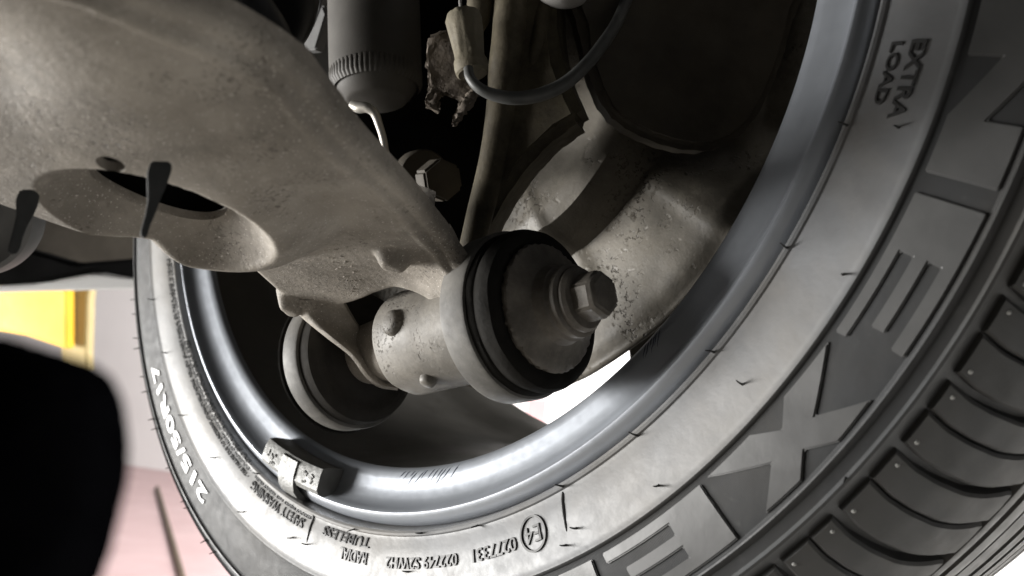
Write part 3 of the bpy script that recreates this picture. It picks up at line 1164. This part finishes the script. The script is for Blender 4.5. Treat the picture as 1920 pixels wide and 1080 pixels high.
# ------------------------------------------------------------------ knuckle: lug between the bushes, upright and backing shield
kn = empty('wheel_knuckle', ax(-.04), 'pitted grey wheel knuckle with lug and backing shield inside the wheel', 'wheel knuckle')
kl = np.array(kn.location)
FK = frame(ax(0) - kl, AX)
lug = lathe('lug', [(.006, -.0525), (.0196, -.0528), (.0214, -.0522), (.0222, -.0506), (.0222, -.030), (.0218, -.0060), (.006, -.0055)], M['alu_pit'], kn, FK, 96, jitter=lambda r, z, a: (r + .0006 * noise.noise(Vector((math.cos(a) * 2, math.sin(a) * 2, z * 60))), z))


def on_lug(pxx, pxy, rr=.0222):
    """ray of a photo pixel to the lug's cylinder"""
    d = np.array([(pxx - 960) / F, (pxy - 540) / F, 1.0])
    m_ = -PR
    dd = d - (d @ nB) * nB
    mm = m_ - (m_ @ nB) * nB
    a, b, c = dd @ dd, 2 * dd @ mm, mm @ mm - rr * rr
    disc = b * b - 4 * a * c
    if disc < 0:
        t = -b / (2 * a)
    else:
        t = (-b - math.sqrt(disc)) / (2 * a)
    X = d * t
    q = X - PR
    q = q - (q @ nB) * nB
    return CW @ X + CAM, CW @ (q / np.linalg.norm(q))


for (bx, by, r_, h_) in ((737, 605, .0052, .0030), (803, 712, .0034, .0026)):
    o_, n_ = on_lug(bx, by)
    lathe('lug_boss', [(.0001, h_), (r_ * .6, h_ * .96), (r_ * .85, h_ * .75), (r_, h_ * .3), (r_ * 1.1, -.002)], M['alu_pit'], kn, frame(o_ - kl, n_), 24)

# backing shield in wheel coordinates: raised hat, step at r 0.11, radial fold at -31 deg
sv, sf = [], []
NR_, NP_ = 56, 300
rr_ = np.linspace(.02, .1715, NR_)
for j in range(NP_):
    phd = 360 * j / NP_
    a = math.radians(phd)
    pd = (phd + 31.5 + 180) % 360 - 180
    for r in rr_:
        z = -.060 - .024 * sstep(np.array(r), .102, .112) - .004 * sstep(np.array(r), .160, .170)
        if pd > 0:
            z -= .020 * sstep(np.array(pd), 0, 16) * sstep(np.array(r), .09, .125)
        z += .0014 * math.exp(-(pd / 1.1) ** 2) * sstep(np.array(r), .11, .12)
        z += .0018 * math.exp(-((pd + 27) / 2.0) ** 2) * sstep(np.array(r), .075, .09) * (1 - sstep(np.array(r), .135, .150))
        z += .0012 * math.exp(-((r - .096) / .004) ** 2)
        z -= .010 * sstep(np.array(-pd), 24, 50) * sstep(np.array(r), .06, .15)
        q = Vector((r * math.cos(a), r * math.sin(a), float(z)))
        q.z += .0012 * noise.noise(q * 45)
        sv.append(q)
for j in range(NP_):
    j2 = (j + 1) % NP_
    for i in range(NR_ - 1):
        sf.append((j * NR_ + i, j2 * NR_ + i, j2 * NR_ + i + 1, j * NR_ + i + 1))
KW = Matrix.Translation(-kn.location) @ WM
shield = mesh_obj('backing_shield', sv, sf, M['shield'], kn, KW, 50)
sm = shield.modifiers.new('thickness', 'SOLIDIFY')
sm.thickness = .003
sm.offset = -1


def on_shield(x, y):
    """march a photo ray onto the shield"""
    d = CW @ np.array([(x - 960) / F, (y - 540) / F, 1.0])
    Wi = np.array(WM.inverted())
    for t in np.linspace(.3, .6, 1500):
        q = Wi @ np.append(CAM + d * t, 1)
        r = math.hypot(q[0], q[1])
        phd = math.degrees(math.atan2(q[1], q[0])) % 360
        i = int(np.clip(np.interp(r, rr_, np.arange(NR_)), 0, NR_ - 1))
        j = int(phd / 360 * NP_) % NP_
        if q[2] < sv[j * NR_ + i].z:
            return CAM + d * t
    return CAM + d * .4


tube('chevron_mark', [on_shield(*q) - kl for q in ((1167, 473), (1186, 452), (1204, 433))], .00035, M['shield'], kn, 6, 3)
tube('chevron_mark', [on_shield(*q) - kl for q in ((1204, 433), (1218, 455), (1230, 477))], .00035, M['shield'], kn, 6, 3)
# upright column of the knuckle with two ribs
px_prism('upright', [(876, 480), (890, 420), (905, 340), (922, 262), (930, 180), (934, 60), (945, -60), (1056, -60), (1050, 40), (1062, 130), (1085, 190), (1106, 232), (1060, 258), (1015, 300), (975, 350), (944, 400), (925, 440), (910, 480)],
         .400, .030, M['tan'], kn, .006, yaw=.25, seg=3)
tube('rib', [px(960, -40, .388) - kl, px(955, 60, .386) - kl, px(946, 130, .386) - kl, px(938, 215, .388) - kl, px(924, 300, .388) - kl, px(900, 400, .388) - kl, px(880, 480, .390) - kl], [.0078, .0076, .0072, .0066, .0062, .0060, .0055], M['tan'], kn, 14)
tube('rib', [px(1024, -20, .386) - kl, px(1012, 60, .384) - kl, px(1000, 120, .386) - kl, px(990, 200, .394) - kl], [.0035, .0034, .003, .002], M['tan'], kn, 12)
tube('rib', [px(905, -40, .392) - kl, px(900, 20, .390) - kl, px(893, 60, .392) - kl], [.006, .006, .003], M['tan'], kn, 12)
cap = lathe('cap', [(.0001, -.004), (.006, -.0035), (.0105, -.001), (.0125, .003), (.0125, .012), (.009, .016), (.0001, .016)], M['liteplast'], kn, frame(px(1055, -12, .375) - kl, cw((0.1, -1, .25))), 40)
px_prism('gap_shade_plate', [(640, 60), (760, -60), (930, -60), (945, 60), (945, 170), (935, 270), (912, 380), (896, 440), (872, 480), (800, 460), (740, 420), (640, 330)],
         .487, .050, M['black'], kn, .006, yaw=-.2, seg=2)  # dark plate added to fill the shaded gap and block light to the shield
# big bolt behind the arm
bq = frame(px(822, 338, .415) - kl, cw((.45, .1, -1)))
lathe('flange', [(.001, -.010), (.0130, -.010), (.0132, -.002), (.0122, 0), (.001, .0)], M['dark_cast'], kn, frame(px(797, 330, .428) - kl, cw((.45, .1, -1))), 48)
pb = prism('bolt_head', [(.0105 * math.cos(math.radians(60 * k + 20)), .0105 * math.sin(math.radians(60 * k + 20))) for k in range(6)], .014, M['dark_cast'], kn, bq, .0012)
# dark plate, enlarged to stand in for the shadow on the upper shield
px_prism('caliper_shade', smooth_poly([(1085, -60), (1082, 60), (1095, 130), (1130, 215), (1180, 252), (1250, 280), (1330, 285), (1400, 240), (1450, 140), (1480, 30), (1490, -60)], 2), .402, .018, M['dark_cast'], kn, .006, yaw=-.1, seg=3)

# ------------------------------------------------------------------ shock absorber
s0, s1 = px(706, 192, .425), px(694, -260, .455)
sd = (s1 - s0)
shock = empty('shock_absorber', s0, 'grey tubular shock absorber standing upright behind the arm', 'shock absorber')
SM = frame((0, 0, 0), sd)
k_ = .425 / F
lathe('tube', [(.0205, .0125), (.0224, .0140), (.0226, .020), (.0232, .13)], M['shock'], shock, SM, 96)
lathe('end_cap', [(.0001, 0), (.0130, .0002), (.0150, .0012), (.0190, .0062), (.0206, .0088), (.0206, .0125)], M['shock'], shock, SM, 96)
v, f = lathe_data([(.0206, .0062), (.0226, .0088), (.0227, .0150), (.0222, .0156)], 288,
                  jitter=lambda r, z, a: (r - .0006 * max(0, math.sin(a * 58)) if r > .021 else r, z))
mesh_obj('crimp_ring', v, f, M['shock'], shock, SM, 40)

hook = tube('bent_hook', [px(660, 196, .402), px(672, 201, .400), (px(688, 202, .398)), px(702, 212, .398), px(712, 238, .399), px(719, 262, .400), px(724, 290, .402)], [.0022, .0028, .0024, .0021, .0018, .0017, .0016], M['steel'])
tag(hook, 'bare metal bent hook hanging just below the shock absorber', 'hook')

# ------------------------------------------------------------------ sensor connector with its cable
sc0 = px(886, 140, .365)
conn = empty('sensor_connector', sc0, 'dusty tan cylindrical sensor connector with a curved grey cable', 'connector')
sc1 = px(868, 28, .372)
L = np.linalg.norm(sc1 - sc0)
lathe('boot', [(.0001, 0), (.0060, .0001), (.0068, .0008), (.0072, .0035), (.0071, .0060), (.0064, .0085), (.0066, .0140), (.0074, .0200), (.0077, L - .003), (.0068, L), (.0001, L)], M['sensor'], conn, frame((0, 0, 0), sc1 - sc0), 72,
      jitter=lambda r, z, a: (r + (.0007 * noise.noise(Vector((math.cos(a) * 3, math.sin(a) * 3, z * 420))) if z > .008 else 0), z))
tube('cable', [px(*q) - sc0 for q in ((878, 128, .359), (882, 146, .357), (900, 166, .356), (930, 179, .357), (970, 184, .358), (1015, 177, .360), (1060, 156, .362), (1100, 120, .366), (1132, 80, .372), (1160, 35, .380), (1190, -40, .39))],
     [.0020, .0021, .0023, .0026, .0028, .0029, .0029, .0028, .0027, .0026, .0026], M['cable'], conn, 16)
tube('thin_wire', [px(*q) - sc0 for q in ((866, 30, .368), (863, 5, .368), (862, -40, .370))], .0007, M['liteplast'], conn, 8, 4)

# rusty flaking bracket behind the connector
rb = px_prism('rusty_bracket', [(802, 70), (850, 52), (876, 130), (896, 160), (892, 180), (872, 205), (858, 232), (846, 236), (852, 214), (866, 190), (848, 182), (826, 176), (822, 196), (826, 212), (796, 200), (798, 184), (806, 168), (800, 120)],
              .388, .004, M['rust'], None, .001, yaw=.1)
tag(rb, 'rusty pitted bracket with ragged lower points beside the shock absorber', 'bracket')
bm = bmesh.new()
bm.from_mesh(rb.data)
bmesh.ops.triangulate(bm, faces=bm.faces[:])
bmesh.ops.subdivide_edges(bm, edges=bm.edges[:], cuts=3, use_grid_fill=True)
for q in bm.verts:
    q.co += Vector((noise.noise(q.co * 500), noise.noise(q.co * 500 + Vector((9, 0, 0))), noise.noise(q.co * 500 + Vector((0, 9, 0))))) * .0012
bm.to_mesh(rb.data)
bm.free()
flake = tube('rust_flake', [px(*q) for q in ((893, 168, .378), (882, 186, .376), (868, 206, .375), (852, 232, .377))], [.0016, .0024, .0020, .0006], M['rust'], None, 10, 6)
for q in flake.data.vertices:
    q.co += Vector((noise.noise(q.co * 700), noise.noise(q.co * 700 + Vector((9, 0, 0))), noise.noise(q.co * 700 + Vector((0, 9, 0))))) * .0016
flake['label'] = 'ragged strip of flaking rust under the sensor connector'
flake['category'] = 'rust flake'

# ------------------------------------------------------------------ car body: floor pan above, arch, sill seen past the tyre
body = empty('car_body', (-.5, .9, CAMH + .2), 'white car body with dark underside, its sill visible at the left edge', 'car body')
bl = np.array(body.location)
inb = np.array([-.675179, -.737654, 0.0])          # inboard
lon = np.array([-.737654, .675179, 0.0])           # along the car
wc_ = np.array([-.0731857, .4254062, CAMH + .1726543])


def body_slab(name, i0, i1, l0, l1, z0, z1, mat, bevel=.0):
    c = wc_ + inb * (i0 + i1) / 2 + lon * (l0 + l1) / 2
    c[2] = (z0 + z1) / 2
    Mx = Matrix.Identity(4)
    for i in range(3):
        Mx[i][0], Mx[i][1], Mx[i][2], Mx[i][3] = inb[i], lon[i], (0, 0, 1)[i], (c - bl)[i]
    return box(name, (abs(i1 - i0), abs(l1 - l0), z1 - z0), mat, body, Mx, bevel)


Z = CAMH
body_slab('floor_pan', .22, 1.75, .10, 2.6, Z + .21, Z + .30, M['black'])
body_slab('floor_pan', .30, 1.75, -1.4, .10, Z + .215, Z + .305, M['black'])
body_slab('arch_roof', -.23, .32, -.46, .46, Z + .56, Z + .60, M['black'])
body_slab('arch_wall', .30, .33, -.46, .46, Z + .26, Z + .56, M['black'])
body_slab('arch_end', -.22, .30, -.49, -.46, Z + .20, Z + .58, M['black'])
body_slab('fender', -.25, -.23, -.52, .52, Z + .36, Z + .85, M['body_white'])

px_prism('sill', [(-260, 560), (-120, 553), (0, 548), (120, 545), (330, 541), (330, 520), (262, 521), (215, 515), (185, 512), (140, 520), (90, 532), (0, 537), (-260, 545)], .95, .05, M['body_white'], body, .002)
px_prism('sill_lining', [(-260, 545), (0, 535), (90, 530), (140, 520), (190, 510), (262, 522), (330, 520), (330, 478), (250, 486), (150, 494), (70, 470), (-260, 400)], .93, .03, M['black'], body, .004)
px_prism('inner_panel', [(-90, 350), (-90, 515), (130, 502), (330, 486), (330, 380), (180, 330)], 1.02, .02, M['liner'], body, .003, yaw=-.3)
px_prism('bracket_plate', [(535, -30), (570, 10), (592, 60), (606, 20), (612, -30)], .52, .006, M['grey_panel'], body, .001, yaw=.5)
px_prism('bracket_plate', [(574, 62), (592, 60), (612, 10), (620, 30), (600, 96), (578, 98)], .50, .008, M['grey_panel'], body, .001, yaw=.5)
dish = lathe('heat_shield', [(.001, .004), (.012, .004), (.016, .0), (.022, .001), (.0265, .004), (.029, .003), (.031, -.002), (.033, -.012)], M['grey_panel'], None, frame(px(-62, 405, .43), cw((.35, .25, -1))), 90)
tag(dish, 'round grey ribbed disc half hidden at the left edge behind the arm', 'disc')

# ------------------------------------------------------------------ things in the yard and near the lens
yb = empty('yellow_cabinet', px(70, 590, 2.6), 'worn bright yellow panel box beyond the car sill', 'cabinet')
yl = np.array(yb.location)
px_prism('front_panel', [(-160, 500), (132, 500), (132, 655), (60, 630), (-160, 596)], 2.6, .05, M['yellow'], yb, .004)
px_prism('side_panel', [(120, 500), (180, 500), (172, 560), (168, 700), (122, 700)], 2.66, .05, M['khaki'], yb, .004)
r0, r1 = floor_pt(295, 914, .015), floor_pt(350, 1110, .015)
rod = tube('floor_rod', [r0, r0 * .5 + r1 * .5, r1], .015, M['rod'], None, 16, 4)
tag(rod, 'thin brown metal rod on the pink floor', 'rod')

bc = px(12, 912, .085)
bv, bf = [], []
nt_, np_ = 60, 80
for i in range(nt_ + 1):
    th = math.pi * i / nt_
    for j in range(np_):
        ph = 2 * math.pi * j / np_

        def se(x, e):
            return math.copysign(abs(x) ** e, x)
        c = np.array([se(math.sin(th), .88) * se(math.cos(ph), .8) * .0111, se(math.cos(th), .85) * .0142, se(math.sin(th), .88) * se(math.sin(ph), .8) * .010])
        q = Vector(c)
        n_ = noise.noise(q * 110) * .0016 + noise.noise(q * 700) * .0003
        c = c * (1 + n_ / .0145)
        ca, sa = math.cos(.18), math.sin(.18)
        c = np.array([c[0] * ca - c[1] * sa, c[0] * sa + c[1] * ca, c[2]])
        bv.append(cw(c))
for i in range(nt_):
    for j in range(np_):
        bf.append((i * np_ + j, i * np_ + (j + 1) % np_, (i + 1) * np_ + (j + 1) % np_, (i + 1) * np_ + j))
blob = mesh_obj('rubber_block', bv, bf, M['matte'], None, Matrix.Translation(bc), 60)
tag(blob, 'out of focus black rounded block close to the lens at lower left', 'block')
